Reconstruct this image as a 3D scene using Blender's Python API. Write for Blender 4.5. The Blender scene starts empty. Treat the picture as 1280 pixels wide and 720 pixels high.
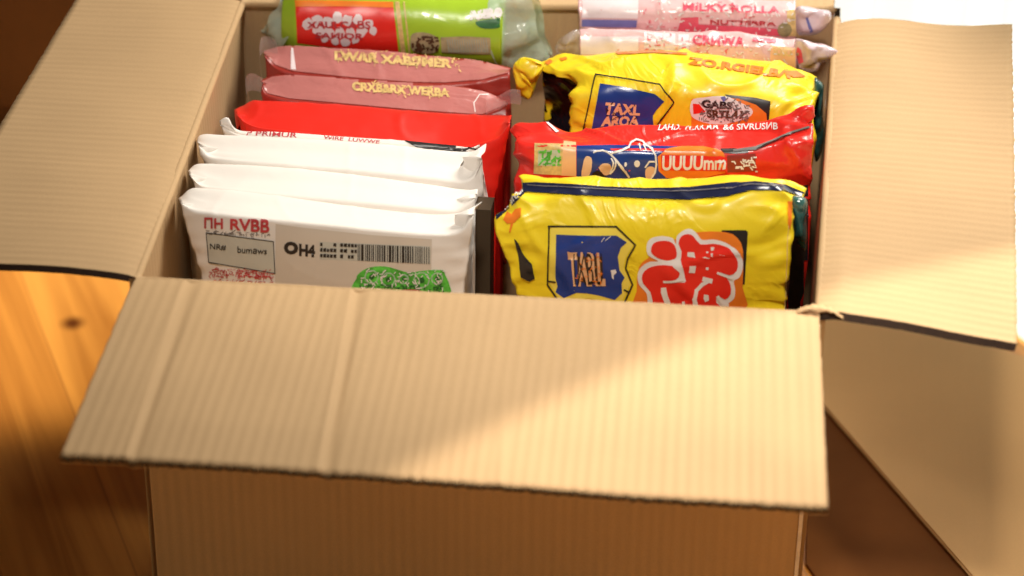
import bpy, bmesh, math, random
from mathutils import Vector, Matrix, Euler, noise
from mathutils.bvhtree import BVHTree
from mathutils.geometry import tessellate_polygon
random.seed(7)
SC = bpy.context.scene
COL = SC.collection
H = 0.30                                   # rim height of the carton above the floor
FPX = 3510.66
CAM = Vector((0.33225, -1.33602, 0.9224 + H))
ROT = Euler((0.97117, -0.01197, 0.09278), 'XYZ').to_matrix()

def ray(u, v):
    return (ROT @ Vector(((u - 640) / FPX, -(v - 360) / FPX, -1))).normalized()
def at_y(u, v, y):
    d = ray(u, v); return CAM + d * ((y - CAM.y) / d.y)
def at_z(u, v, z):
    d = ray(u, v); return CAM + d * ((z - CAM.z) / d.z)

# ------------------------------------------------------------------ materials
def lin(c):
    return tuple((x / 12.92 if x <= 0.04045 else ((x + 0.055) / 1.055) ** 2.4) for x in c)
def mat(name, rgb, rough=0.5, var=0.08, vscale=30, bump=0.0, bscale=60, coat=0.0, spec=0.5, sheen=0,
        trans=None, emis=None, crease=0):
    """rgb is linear base colour"""
    m = bpy.data.materials.new(name); m.use_nodes = True
    nt = m.node_tree; N = nt.nodes; L = nt.links
    b = N['Principled BSDF']
    tc = N.new('ShaderNodeTexCoord')
    nz = N.new('ShaderNodeTexNoise'); nz.inputs['Scale'].default_value = vscale; nz.inputs['Detail'].default_value = 4
    L.new(tc.outputs['Object'], nz.inputs['Vector'])
    rp = N.new('ShaderNodeValToRGB')
    a = tuple(max(0, c * (1 - var)) for c in rgb) + (1,)
    z = tuple(min(1, c * (1 + var)) for c in rgb) + (1,)
    rp.color_ramp.elements[0].position = 0.3; rp.color_ramp.elements[0].color = a
    rp.color_ramp.elements[1].position = 0.7; rp.color_ramp.elements[1].color = z
    L.new(nz.outputs['Fac'], rp.inputs['Fac']); L.new(rp.outputs['Color'], b.inputs['Base Color'])
    b.inputs['Roughness'].default_value = rough
    b.inputs['Specular IOR Level'].default_value = spec
    b.inputs['Coat Weight'].default_value = coat
    b.inputs['Coat Roughness'].default_value = 0.12
    if bump:
        n2 = N.new('ShaderNodeTexNoise'); n2.inputs['Scale'].default_value = bscale; n2.inputs['Detail'].default_value = 5
        n2.inputs['Distortion'].default_value = 0.6
        L.new(tc.outputs['Object'], n2.inputs['Vector'])
        bp = N.new('ShaderNodeBump'); bp.inputs['Strength'].default_value = bump; bp.inputs['Distance'].default_value = 0.003
        hsock = n2.outputs['Fac']
        if crease:
            n3 = N.new('ShaderNodeTexNoise'); n3.inputs['Scale'].default_value = 17; n3.inputs['Detail'].default_value = 3; n3.inputs['Distortion'].default_value = 1.6
            L.new(tc.outputs['Object'], n3.inputs['Vector'])
            s1 = N.new('ShaderNodeMath'); s1.operation = 'SUBTRACT'; L.new(n3.outputs['Fac'], s1.inputs[0]); s1.inputs[1].default_value = .5
            s2 = N.new('ShaderNodeMath'); s2.operation = 'ABSOLUTE'; L.new(s1.outputs[0], s2.inputs[0])
            s3 = N.new('ShaderNodeMath'); s3.operation = 'MINIMUM'; L.new(s2.outputs[0], s3.inputs[0]); s3.inputs[1].default_value = .06
            s4 = N.new('ShaderNodeMath'); s4.operation = 'MULTIPLY_ADD'; L.new(s3.outputs[0], s4.inputs[0]); s4.inputs[1].default_value = -crease * 10; L.new(n2.outputs['Fac'], s4.inputs[2])
            hsock = s4.outputs[0]
        L.new(hsock, bp.inputs['Height']); L.new(bp.outputs['Normal'], b.inputs['Normal'])
        L.new(bp.outputs['Normal'], b.inputs['Coat Normal'])
    if trans is not None:
        tr = N.new('ShaderNodeBsdfTransparent'); tr.inputs['Color'].default_value = (1, 1, 1, 1)
        mx = N.new('ShaderNodeMixShader'); mx.inputs['Fac'].default_value = trans
        L.new(b.outputs['BSDF'], mx.inputs[1]); L.new(tr.outputs['BSDF'], mx.inputs[2])
        L.new(mx.outputs['Shader'], N['Material Output'].inputs['Surface'])
    if emis:
        b.inputs['Emission Color'].default_value = emis[0] + (1,)
        b.inputs['Emission Strength'].default_value = emis[1]
    return m

def cardboard(name, rgb, streak=0.10):
    m = bpy.data.materials.new(name); m.use_nodes = True
    nt = m.node_tree; N = nt.nodes; L = nt.links; b = N['Principled BSDF']
    uv = N.new('ShaderNodeUVMap'); uv.uv_map = 'UVMap'
    mp = N.new('ShaderNodeMapping'); mp.inputs['Scale'].default_value = (160, 5, 1)
    L.new(uv.outputs['UV'], mp.inputs['Vector'])
    n1 = N.new('ShaderNodeTexNoise'); n1.inputs['Scale'].default_value = 1; n1.inputs['Detail'].default_value = 3
    L.new(mp.outputs['Vector'], n1.inputs['Vector'])
    tc = N.new('ShaderNodeTexCoord')
    n2 = N.new('ShaderNodeTexNoise'); n2.inputs['Scale'].default_value = 9; n2.inputs['Detail'].default_value = 6
    L.new(tc.outputs['Object'], n2.inputs['Vector'])
    n3 = N.new('ShaderNodeTexNoise'); n3.inputs['Scale'].default_value = 900; n3.inputs['Detail'].default_value = 3
    L.new(tc.outputs['Object'], n3.inputs['Vector'])
    def mul(a, k, off):
        x = N.new('ShaderNodeMath'); x.operation = 'MULTIPLY_ADD'
        L.new(a, x.inputs[0]); x.inputs[1].default_value = k; x.inputs[2].default_value = off; return x.outputs[0]
    s1 = mul(n1.outputs['Fac'], streak * 2, 1 - streak)
    s2 = mul(n2.outputs['Fac'], 0.24, 0.88)
    s3 = mul(n3.outputs['Fac'], 0.16, 0.92)
    x = N.new('ShaderNodeMath'); x.operation = 'MULTIPLY'; L.new(s1, x.inputs[0]); L.new(s2, x.inputs[1])
    y = N.new('ShaderNodeMath'); y.operation = 'MULTIPLY'; L.new(x.outputs[0], y.inputs[0]); L.new(s3, y.inputs[1])
    vm = N.new('ShaderNodeVectorMath'); vm.operation = 'SCALE'; vm.inputs[0].default_value = rgb
    L.new(y.outputs[0], vm.inputs['Scale']); L.new(vm.outputs['Vector'], b.inputs['Base Color'])
    b.inputs['Roughness'].default_value = 0.75
    b.inputs['Specular IOR Level'].default_value = 0.25
    bp = N.new('ShaderNodeBump'); bp.inputs['Strength'].default_value = 0.12; bp.inputs['Distance'].default_value = 0.001
    L.new(y.outputs[0], bp.inputs['Height']); L.new(bp.outputs['Normal'], b.inputs['Normal'])
    return m

M = {}
M['card'] = cardboard('kraft_cardboard_inside', (0.57, 0.375, 0.195), .05)
M['card_out'] = cardboard('kraft_cardboard_outside', (0.58, 0.37, 0.16), 0.04)
M['sleeve'] = cardboard('gap_shade_kraft', (0.07, 0.045, 0.024))  # kraft darkened for the shade in the gap between the rows
M['flute'] = mat('corrugated_flute', (0.035, 0.016, 0.008), 0.9, 0.3, 400)
M['white'] = mat('white_matte_film', (0.86, 0.80, 0.74), 0.6, 0.03, 12, bump=0.18, bscale=35, spec=.25)
M['white_shade'] = mat('shaded_white_film', (0.68, 0.60, 0.51), 0.45, 0.04, 20)  # cream tone stands in for shaded white film on the pack front
M['yellow'] = mat('yellow_glossy_film', (0.93, 0.70, 0.02), 0.38, 0.05, 14, bump=0.3, bscale=30, coat=0.12, crease=.8, spec=.4)
M['yellow2'] = mat('pale_yellow_print', (0.93, 0.74, 0.10), 0.3, 0.05, 30)
M['red'] = mat('red_glossy_film', (0.82, 0.025, 0.016), 0.32, 0.08, 20, bump=0.3, bscale=45, coat=0.25, crease=.6)
M['redmatte'] = mat('red_satin_film', (0.78, 0.022, 0.012), 0.38, 0.05, 14, bump=0.12, bscale=22, coat=0.0, spec=.3)
M['redprint'] = mat('red_print', (0.86, 0.025, 0.015), 0.3, 0.04, 60)
M['maroon'] = mat('dark_red_film', (0.33, 0.03, 0.02), 0.35, 0.15, 30, bump=0.3)
M['black'] = mat('black_glossy_film', (0.012, 0.012, 0.016), 0.22, 0.3, 40, bump=0.4, bscale=60, coat=0.5)
M['navy'] = mat('navy_band_print', (0.012, 0.016, 0.05), 0.2, 0.3, 50, coat=0.5)
M['blue'] = mat('royal_blue_print', (0.012, 0.045, 0.26), 0.28, 0.2, 30, coat=0.2)
M['ink'] = mat('black_ink', (0.02, 0.015, 0.015), 0.35, 0.2, 100)
M['greyink'] = mat('grey_ink', (0.20, 0.17, 0.16), 0.5, 0.2, 100)
M['redink'] = mat('red_ink', (0.55, 0.05, 0.06), 0.45, 0.2, 100)
M['whiteink'] = mat('white_ink', (0.85, 0.80, 0.78), 0.35, 0.05, 100)
M['greyglass'] = mat('grey_green_panel_print', (0.58, 0.57, 0.50), 0.5, 0.05, 60)
M['orange'] = mat('orange_print', (0.88, 0.22, 0.02), 0.3, 0.12, 40)
M['peach'] = mat('peach_print', (0.85, 0.48, 0.25), 0.35, 0.1, 40)
M['gold'] = mat('gold_print', (0.75, 0.52, 0.20), 0.35, 0.2, 300)
M['green'] = mat('leaf_green_print', (0.10, 0.52, 0.06), 0.35, 0.5, 260)
M['dgreen'] = mat('dark_green_print', (0.02, 0.14, 0.03), 0.4, 0.3, 200)
M['pink'] = mat('dusty_pink_film', (0.50, 0.17, 0.155), 0.28, 0.08, 40, bump=0.3, bscale=60, coat=0.3, crease=.4)
M['lime'] = mat('lime_green_film', (0.40, 0.62, 0.03), 0.28, 0.06, 20, bump=0.2, bscale=50, coat=0.4)
M['mint'] = mat('pale_mint_film', (0.66, 0.80, 0.68), 0.2, 0.08, 60, bump=0.6, bscale=90, coat=0.6, trans=0.45)
M['clear'] = mat('clear_film', (0.85, 0.78, 0.76), 0.12, 0.05, 60, bump=0.5, bscale=90, coat=0.8, trans=0.72)
M['pinkpack'] = mat('pale_pink_film', (0.84, 0.52, 0.52), 0.25, 0.08, 30, bump=0.5, bscale=60, coat=0.5)
M['mauve'] = mat('pale_mauve_film', (0.80, 0.62, 0.68), 0.2, 0.15, 60, bump=0.7, bscale=90, coat=0.7, trans=0.15)
M['blush'] = mat('blush_white_print', (0.84, 0.72, 0.74), 0.3, 0.06, 80)
M['rose'] = mat('rose_print', (0.80, 0.10, 0.16), 0.3, 0.1, 80)
M['slate'] = mat('slate_blue_print', (0.16, 0.17, 0.45), 0.3, 0.1, 80)
M['olive'] = mat('olive_print', (0.30, 0.26, 0.12), 0.4, 0.3, 200)
M['brown'] = mat('dark_brown_print', (0.10, 0.045, 0.02), 0.4, 0.4, 300)
M['taupe'] = mat('taupe_print', (0.45, 0.37, 0.20), 0.4, 0.2, 200)
M['teal'] = mat('dark_teal_foil', (0.03, 0.10, 0.09), 0.2, 0.7, 120, bump=0.5, coat=0.6)
M['lit_edge'] = mat('pale_lit_edge', (0.86, 0.74, 0.55), 0.7, 0.1, 200)
M['paper'] = mat('torn_paper', (0.72, 0.55, 0.36), 0.8, 0.1, 200)
M['skin'] = mat('beige_print', (0.80, 0.52, 0.34), 0.35, 0.08, 80)
M['carton'] = cardboard('plain_carton', (0.56, 0.33, 0.135), 0.02)

def floor_mat():
    m = bpy.data.materials.new('varnished_pine_boards'); m.use_nodes = True
    nt = m.node_tree; N = nt.nodes; L = nt.links; b = N['Principled BSDF']
    tc = N.new('ShaderNodeTexCoord')
    mp = N.new('ShaderNodeMapping'); mp.inputs['Rotation'].default_value = (0, 0, math.radians(FLOOR_ROT))
    L.new(tc.outputs['Object'], mp.inputs['Vector'])
    br = N.new('ShaderNodeTexBrick'); br.offset = 0.37; br.inputs['Scale'].default_value = 1
    br.inputs['Brick Width'].default_value = 1.3; br.inputs['Row Height'].default_value = 0.085
    br.inputs['Mortar Size'].default_value = 0.0009; br.inputs['Mortar Smooth'].default_value = 0.3
    br.inputs['Color1'].default_value = (0.68, 0.33, 0.075, 1); br.inputs['Color2'].default_value = (0.58, 0.25, 0.05, 1)
    br.inputs['Mortar'].default_value = (0.46, 0.20, 0.045, 1)
    L.new(mp.outputs['Vector'], br.inputs['Vector'])
    m2 = N.new('ShaderNodeMapping'); m2.inputs['Scale'].default_value = (1.2, 26, 1); L.new(mp.outputs['Vector'], m2.inputs['Vector'])
    n = N.new('ShaderNodeTexNoise'); n.inputs['Scale'].default_value = 1.6; n.inputs['Detail'].default_value = 6; n.inputs['Distortion'].default_value = 0.8
    L.new(m2.outputs['Vector'], n.inputs['Vector'])
    rp = N.new('ShaderNodeValToRGB')
    rp.color_ramp.elements[0].position = 0.3; rp.color_ramp.elements[0].color = (0.62, 0.50, 0.38, 1)
    rp.color_ramp.elements[1].position = 0.65; rp.color_ramp.elements[1].color = (1.15, 1.1, 1.0, 1)
    L.new(n.outputs['Fac'], rp.inputs['Fac'])
    mx = N.new('ShaderNodeMix'); mx.data_type = 'RGBA'; mx.blend_type = 'MULTIPLY'; mx.inputs['Factor'].default_value = 1
    L.new(br.outputs['Color'], mx.inputs['A']); L.new(rp.outputs['Color'], mx.inputs['B'])
    # a few knots
    kn = N.new('ShaderNodeVectorMath'); kn.operation = 'DISTANCE'; kn.inputs[1].default_value = tuple(KNOT)
    L.new(tc.outputs['Object'], kn.inputs[0])
    kr = N.new('ShaderNodeValToRGB'); kr.color_ramp.elements[0].position = 0.003; kr.color_ramp.elements[0].color = (0.16, 0.08, 0.04, 1)
    kr.color_ramp.elements[1].position = 0.011; kr.color_ramp.elements[1].color = (1, 1, 1, 1)
    L.new(kn.outputs['Value'], kr.inputs['Fac'])
    my = N.new('ShaderNodeMix'); my.data_type = 'RGBA'; my.blend_type = 'MULTIPLY'; my.inputs['Factor'].default_value = 1
    L.new(mx.outputs['Result'], my.inputs['A']); L.new(kr.outputs['Color'], my.inputs['B'])
    L.new(my.outputs['Result'], b.inputs['Base Color'])
    b.inputs['Roughness'].default_value = 0.38
    return m

# ------------------------------------------------------------------ objects
WORLDLOC = {}
def thing(name, label, cat, loc, group=None):
    o = bpy.data.objects.new(name, None); COL.objects.link(o)
    o.location = loc; o.empty_display_size = 0.02
    o['label'] = label; o['category'] = cat
    if group: o['group'] = group
    WORLDLOC[o] = Vector(loc)
    return o
def link_mesh(name, verts, faces, mats, parent=None, smooth=True, midx=None, uvs=None, loc=None):
    """verts are world coordinates"""
    org = WORLDLOC.get(parent, Vector((0, 0, 0))) if parent else Vector(loc or (0, 0, 0))
    me = bpy.data.meshes.new(name)
    me.from_pydata([Vector(v) - org for v in verts], [], faces)
    if not isinstance(mats, (list, tuple)): mats = [mats]
    for m in mats: me.materials.append(m)
    if midx: me.polygons.foreach_set('material_index', midx)
    me.polygons.foreach_set('use_smooth', [smooth] * len(me.polygons))
    if uvs:
        ul = me.uv_layers.new(name='UVMap')
        for l in me.loops: ul.data[l.index].uv = uvs[l.vertex_index]
    me.update()
    o = bpy.data.objects.new(name, me); COL.objects.link(o)
    if parent: o.parent = parent
    else: o.location = org
    WORLDLOC[o] = org
    return o
def bvh_of(verts, faces):
    return BVHTree.FromPolygons([tuple(v) for v in verts], faces)

def cr_resample(pts, n):
    """Catmull-Rom through pts (Vectors), n points evenly spaced by chord length"""
    if len(pts) == 1: return [pts[0].copy() for _ in range(n)]
    P = [pts[0] * 2 - pts[1]] + list(pts) + [pts[-1] * 2 - pts[-2]]
    fine = []
    for i in range(1, len(P) - 2):
        p0, p1, p2, p3 = P[i - 1:i + 3]
        for k in range(12):
            t = k / 12
            fine.append(0.5 * ((2 * p1) + (p2 - p0) * t + (2 * p0 - 5 * p1 + 4 * p2 - p3) * t * t + (3 * p1 - p0 - 3 * p2 + p3) * t ** 3))
    fine.append(pts[-1].copy())
    d = [0]
    for a, b in zip(fine, fine[1:]): d.append(d[-1] + (b - a).length)
    out = []; k = 0
    for i in range(n):
        s = d[-1] * i / (n - 1)
        while k < len(d) - 2 and d[k + 1] < s: k += 1
        t = (s - d[k]) / max(1e-9, d[k + 1] - d[k])
        out.append(fine[k].lerp(fine[k + 1], min(1, t)))
    return out

def ridge(p): return 1 - abs(noise.noise(p)) * 2

def loft(name, rows, parent, mats, N=110, K=9, wr=0.0008, endwr=0.003, seed=0, gusset=0.012, capmat=0, freq=28, endw=0.12,
         base_z=0.012, back=(((0, .002, -.008), .97), ((0, 0, -.06), .98), ((0, 0, -.15), 1.0))):
    """rows, front bottom up over the top: ('px', [(u,v)...], Y, bow)"""
    R = []
    for r in rows:
        pts = r[1]; Y = r[2]; bow = r[3] if len(r) > 3 else 0
        n = len(pts); vs = []
        for i, (u, v) in enumerate(pts):
            t = 2 * i / (n - 1) - 1
            vs.append(at_y(u, v, Y + bow * t * t))
        R.append(cr_resample(vs, N))
    if base_z is not None:
        cx = (R[0][0].x + R[0][-1].x) / 2
        R.insert(0, [Vector((p.x, p.y, base_z)) for p in R[0]])
    for d, sx in back:
        src = R[-1]; cx = (src[0].x + src[-1].x) / 2
        R.append([Vector((cx + (p.x - cx) * sx, p.y, p.z)) + Vector(d) for p in src])
    V = []; nR = len(R)
    rowsN = (nR - 1) * K + 1
    grid = []
    for j in range(N):
        c = [R[i][j] for i in range(nR)]
        P = [c[0] * 2 - c[1]] + c + [c[-1] * 2 - c[-2]]
        colp = []
        for i in range(1, nR):
            p0, p1, p2, p3 = P[i - 1:i + 3]
            l0 = (p1 - p0).length; l1 = (p2 - p1).length; l2 = (p3 - p2).length
            # limit tangents on uneven spacing
            m1 = (p2 - p0) * (l1 / max(1e-9, l0 + l1)); m2 = (p3 - p1) * (l1 / max(1e-9, l1 + l2))
            for k in range(K):
                t = k / K
                colp.append((2*t**3 - 3*t*t + 1) * p1 + (t**3 - 2*t*t + t) * m1 + (-2*t**3 + 3*t*t) * p2 + (t**3 - t*t) * m2)
        colp.append(c[-1].copy())
        grid.append(colp)
    so = Vector((seed * 3.7, seed * 1.3, seed * 2.1))
    nrm = [[None] * rowsN for _ in range(N)]
    for j in range(N):
        for i in range(rowsN):
            a = grid[min(N - 1, j + 1)][i] - grid[max(0, j - 1)][i]
            b = grid[j][min(rowsN - 1, i + 1)] - grid[j][max(0, i - 1)]
            n = a.cross(b); nrm[j][i] = n.normalized() if n.length > 0 else Vector((0, -1, 0))
    for j in range(N):
        t = j / (N - 1); e = max(0, 1 - min(t, 1 - t) / endw)
        for i in range(rowsN):
            p = grid[j][i]
            q = p * freq + so
            w = wr * (noise.fractal(q, 1.0, 2.0, 4)) + endwr * e * (ridge(Vector((p.x * 30, p.y * 60, p.z * 75)) + so) - 0.5)
            w += wr * 1.2 * max(0, ridge(Vector((p.x * 20 + p.z * 14, p.y * 20, p.z * 22 - p.x * 8)) + so * 2) - 0.8) * 5
            V.append(p + nrm[j][i] * w)
    F = []; MI = []
    for j in range(N - 1):
        for i in range(rowsN - 1):
            a = j * rowsN + i
            F.append((a, a + rowsN, a + rowsN + 1, a + 1)); MI.append(0)
    # close the bottom
    for j in range(N - 1):
        F.append((j * rowsN, j * rowsN + rowsN - 1, (j + 1) * rowsN + rowsN - 1, (j + 1) * rowsN)); MI.append(0)
    # gussets: rings shrinking towards the middle, pushed inwards
    for j, s in ((0, 1), (N - 1, -1)):
        base = j * rowsN
        ring = [V[base + i] for i in range(rowsN)]
        ymin = min(p.y for p in ring); ymax = max(p.y for p in ring)
        prev = list(range(base, base + rowsN))
        for k in (1, 2, 3):
            f = k / 3.0
            cur = []
            for i, p in enumerate(ring):
                cy = (ymin + ymax) / 2
                q = Vector((p.x + s * gusset * f ** 0.8, p.y + (cy - p.y) * f, p.z - 0.006 * f))
                q.x += 0.0015 * noise.noise(q * 60 + so)
                cur.append(len(V)); V.append(q)
            for i in range(rowsN - 1):
                F.append((prev[i], prev[i + 1], cur[i + 1], cur[i]) if s > 0 else (prev[i + 1], prev[i], cur[i], cur[i + 1]))
                MI.append(capmat)
            prev = cur
    o = link_mesh(name, V, F, mats, parent, True, MI)
    return o, bvh_of(V, F)

# 2D outlines given in photograph units are printed on the surface they lie on
def print_mesh(name, verts2, faces, bvh, m, parent, off=0.0004, cell=5.0):
    bm = bmesh.new()
    vs = [bm.verts.new((x, y, 0)) for x, y in verts2]
    for f in faces:
        try: bm.faces.new([vs[i] for i in f])
        except ValueError: pass
    if not bm.faces: bm.free(); return None
    xs = [v[0] for v in verts2]; ys = [v[1] for v in verts2]
    for lo, hi, no in ((min(xs), max(xs), (1, 0, 0)), (min(ys), max(ys), (0, 1, 0))):
        k = math.floor(lo / cell) * cell + cell
        while k < hi:
            bmesh.ops.bisect_plane(bm, geom=bm.verts[:] + bm.edges[:] + bm.faces[:], plane_co=(k if no[0] else 0, k if no[1] else 0, 0), plane_no=no)
            k += cell
    kill = []
    for v in bm.verts:
        d = ray(v.co.x, v.co.y)
        hit, n, idx, dist = bvh.ray_cast(CAM, d)
        if hit is None: kill.append(v); continue
        if n.dot(d) > 0: n = -n
        v.co = hit + n * off
    bmesh.ops.delete(bm, geom=kill, context='VERTS')
    bad = [f for f in bm.faces if max(e.calc_length() for e in f.edges) > 0.02]
    bmesh.ops.delete(bm, geom=bad, context='FACES')
    bm.verts.index_update()
    V = [v.co.copy() for v in bm.verts]; F = [[v.index for v in f.verts] for f in bm.faces]
    bm.free()
    if not F: return None
    # orient towards the viewer side
    return link_mesh(name, V, F, m, parent, True)

def Z(x0, y0, s):
    return lambda pts: [(x0 + x / s, y0 + y / s) for x, y in pts]
def smooth_poly(pts, n=4):
    out = []; L = len(pts)
    for i in range(L):
        p0, p1, p2, p3 = [Vector(pts[(i + k) % L] + (0,)) for k in (-1, 0, 1, 2)]
        for k in range(n):
            t = k / n
            q = 0.5 * ((2 * p1) + (p2 - p0) * t + (2 * p0 - 5 * p1 + 4 * p2 - p3) * t * t + (3 * p1 - p0 - 3 * p2 + p3) * t ** 3)
            out.append((q.x, q.y))
    return out
def decal(name, polys, bvh, m, parent, off=0.0004, cell=5.0, smooth=0):
    V = []; F = []
    for p in polys:
        if smooth: p = smooth_poly(p, smooth)
        b = len(V); V += p
        for t in tessellate_polygon([[Vector((x, y, 0)) for x, y in p]]): F.append([b + i for i in t])
    return print_mesh(name, V, F, bvh, m, parent, off, cell)
def stroke(pts, w, closed=False):
    """polyline -> quads as separate polygons"""
    out = []; P = [Vector(p) for p in pts]
    if closed: P.append(P[0])
    for a, b in zip(P, P[1:]):
        d = (b - a).normalized(); n = Vector((-d.y, d.x)) * w / 2; e = d * w * 0.35
        out.append([tuple(a - e + n), tuple(b + e + n), tuple(b + e - n), tuple(a - e - n)])
    return out
_tc = {}
def text_mesh(s, bold=0.0):
    k = (s, bold)
    if k in _tc: return _tc[k]
    cu = bpy.data.curves.new('lettering', 'FONT'); cu.body = s; cu.offset = bold; cu.resolution_u = 3
    o = bpy.data.objects.new('lettering', cu); COL.objects.link(o)
    dg = bpy.context.evaluated_depsgraph_get(); me = o.evaluated_get(dg).to_mesh()
    V = [(v.co.x, v.co.y) for v in me.vertices]; F = [list(p.vertices) for p in me.polygons]
    o.evaluated_get(dg).to_mesh_clear()
    bpy.data.objects.remove(o); bpy.data.curves.remove(cu)
    x0 = min(v[0] for v in V); x1 = max(v[0] for v in V); y0 = min(v[1] for v in V); y1 = max(v[1] for v in V)
    V = [((x - x0) / (x1 - x0), (y - y0) / (y1 - y0)) for x, y in V]
    _tc[k] = (V, F); return _tc[k]
def text(name, s, quad, bvh, m, parent, off=0.0006, bold=0.01, cell=6):
    """quad: top-left, top-right, bottom-right, bottom-left"""
    V, F = text_mesh(s, bold)
    tl, tr, brr, bl = [Vector(q) for q in quad]
    W = []
    for x, y in V:
        q = (tl.lerp(tr, x)).lerp(bl.lerp(brr, x), 1 - y); W.append((q.x, q.y))
    return print_mesh(name, W, F, bvh, m, parent, off, cell)
def rect(x0, y0, x1, y1, sl=0.0):
    d = (x1 - x0) * sl
    return [(x0, y0), (x1, y0 + d), (x1, y1 + d), (x0, y1)]
def scribble(x0, y0, x1, y1, n, sl=0.0, w=1.2, seed=1):
    """rows of tiny illegible print"""
    rnd = random.Random(seed); out = []
    for i in range(n):
        x = rnd.uniform(x0, x1); y = rnd.uniform(y0, y1) + (x - x0) * sl
        a = rnd.choice((0, 0, math.pi / 2, 1.0, -0.8)); l = rnd.uniform(1.5, 5)
        out += stroke([(x, y), (x + math.cos(a) * l, y + math.sin(a) * min(l, 3.5))], w * rnd.uniform(.7, 1.3))
    return out

# ------------------------------------------------------------------ the carton
T = 0.0042
def panel(name, A, B, C, D, parent, m_top, m_bot, warp=None, th=T, pitch=0.0066, ripple=0.00014, rough=0.0006, seed=0, nv=26, down=None, sidem=1):
    """A-B hinge, D-C outer edge. flutes run from hinge to outer edge. Real liner / flute / liner sandwich."""
    L = ((B - A).length + (C - D).length) / 2; Wd = ((D - A).length + (C - B).length) / 2
    nu = int(L / pitch * 8)
    n = (B - A).cross(D - A).normalized()
    if down is not None and n.dot(down) > 0: n = -n
    V = []; F = []; MI = []; UV = []
    so = Vector((seed * 5.1, seed * 2.2, 0))
    def pos(u, v):
        uu = u; vv = v
        p = A.lerp(B, uu).lerp(D.lerp(C, uu), vv)
        if u in (0, 1): p = p + (B - A).normalized() * rough * noise.noise(Vector((v * Wd * 400, u * 9, 0)) + so) * (1 if v > 0.02 else 0)
        if v == 1: p = p + (D - A).normalized() * rough * 1.4 * noise.fractal(Vector((u * L * 220, 3, 0)) + so, 1, 2, 3)
        if warp: p = p + n * warp(u, v)
        p = p + n * 0.0006 * noise.noise(Vector((u * L * 22, v * Wd * 22, 0)) + so)
        return p
    us = [i / nu for i in range(nu + 1)]; vs = [k / nv for k in range(nv + 1)]
    G = [[pos(u, v) for v in vs] for u in us]
    for layer in (0, 1, 2):
        base = len(V)
        for i, u in enumerate(us):
            ph = 2 * math.pi * u * L / pitch + 0.7 * noise.noise(Vector((u * L * 60, 7, seed)))
            for k, v in enumerate(vs):
                amp = ripple * (0.9 + 0.5 * noise.noise(Vector((u * L * 45, v * 2.0, 4)) + so))
                if layer == 0: d = amp * math.sin(ph)
                elif layer == 2: d = -th + amp * math.sin(ph)
                else: d = -th / 2 + (th / 2 - 0.0004) * math.sin(ph)
                V.append(G[i][k] + n * d); UV.append((u * L, v * Wd))
        for i in range(nu):
            for k in range(nv):
                a = base + i * (nv + 1) + k
                F.append((a, a + nv + 1, a + nv + 2, a + 1)); MI.append(layer)
        if layer in (0, 2):                      # thin liner lip so the paper has thickness at its free edge
            b2 = len(V); sgn = -1 if layer == 0 else 1
            for i in range(nu + 1):
                V.append(V[base + i * (nv + 1) + nv] + n * sgn * 0.0007); UV.append(UV[base + i * (nv + 1) + nv])
            for i in range(nu):
                a = base + i * (nv + 1) + nv
                F.append((a, a + nv + 1, b2 + i + 1, b2 + i)); MI.append(layer)
    # side edges closed by the last flute wall
    for i in (0, nu):
        for k in range(nv):
            a = i * (nv + 1) + k; b = a + 2 * (nu + 1) * (nv + 1) + (nu + 1)
            F.append((a, a + 1, b + 1, b)); MI.append(sidem)
    return link_mesh(name, V, F, [m_top, M['flute'], m_bot], parent, True, MI, UV), bvh_of(V, F)

FL = at_z(170, 347, H); FR = at_z(1024, 391, H); BL = at_z(302, 1, H); BR = at_z(1043, 8, H)
box = thing('cardboard_box', 'large open brown cardboard box with flaps folded out, packed with wrapped food', 'cardboard box', ((FL + BR) / 2).xy.to_3d())
Zf = 0.006
def dn(p, z=Zf): return Vector((p.x, p.y, z))
up = Vector((0, 0, 1))
def wall(A, B, seed, inside):
    inw = inside
    return panel('wall', A, B, dn(B), dn(A), box, M['card'], M['card_out'], th=0.004, seed=seed, down=-inw, ripple=0.0001, rough=0, sidem=2,
                 warp=lambda u, v: 0.0015 * math.sin(u * 3.1) * min(1, v * 5))
wall(FL + up * -.001, FR + up * -.001, 1, Vector((0, 1, 0)))
wall(BL + up * -.001, BR + up * -.001, 2, Vector((0, -1, 0)))
wall(FL + up * -.001, BL + up * -.001, 3, Vector((1, 0, 0)))
wall(FR + up * -.001, BR + up * -.001, 4, Vector((-1, 0, 0)))
link_mesh('bottom_panel', [dn(FL), dn(FR), dn(BR), dn(BL)], [(0, 1, 2, 3)], M['card'], box, False, uvs=[(0, 0), (.4, 0), (.4, .35), (0, .35)])
def g(x, s): return math.exp(-(x / s) ** 2)
# front flap
P1 = at_z(1035, 634, H - 0.003); P0 = at_z(76, 576, H - 0.003)
def warp_front(u, v):
    c1 = 0.0003 * g(u - (0.072 + 0.012 * v), 0.004) - 0.0011 * g(u - (0.085 + 0.012 * v), 0.008)
    c2 = 0.0005 * g(u - (0.318 + 0.02 * v), 0.004) - 0.0014 * g(u - (0.33 + 0.02 * v), 0.008)
    c3 = 0.0005 * g(u - 0.555 - 0.02 * v, 0.006) * min(1, max(0, v - 0.45) * 3)
    hinge = 0.0022 * (1 - math.exp(-(v / 0.05)))
    edge = -0.0035 * max(0, v - 0.8) * 5 * (0.4 + 0.6 * math.sin(u * 7))
    return c1 + c2 + c3 + hinge + edge * 0.5 + 0.003 * math.sin(u * 5.2 + 0.6) * v
panel('flap', FL, FR, P1, P0, box, M['card'], M['card_out'], warp_front, down=-up, seed=11, nv=40, rough=0.0007)
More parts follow.
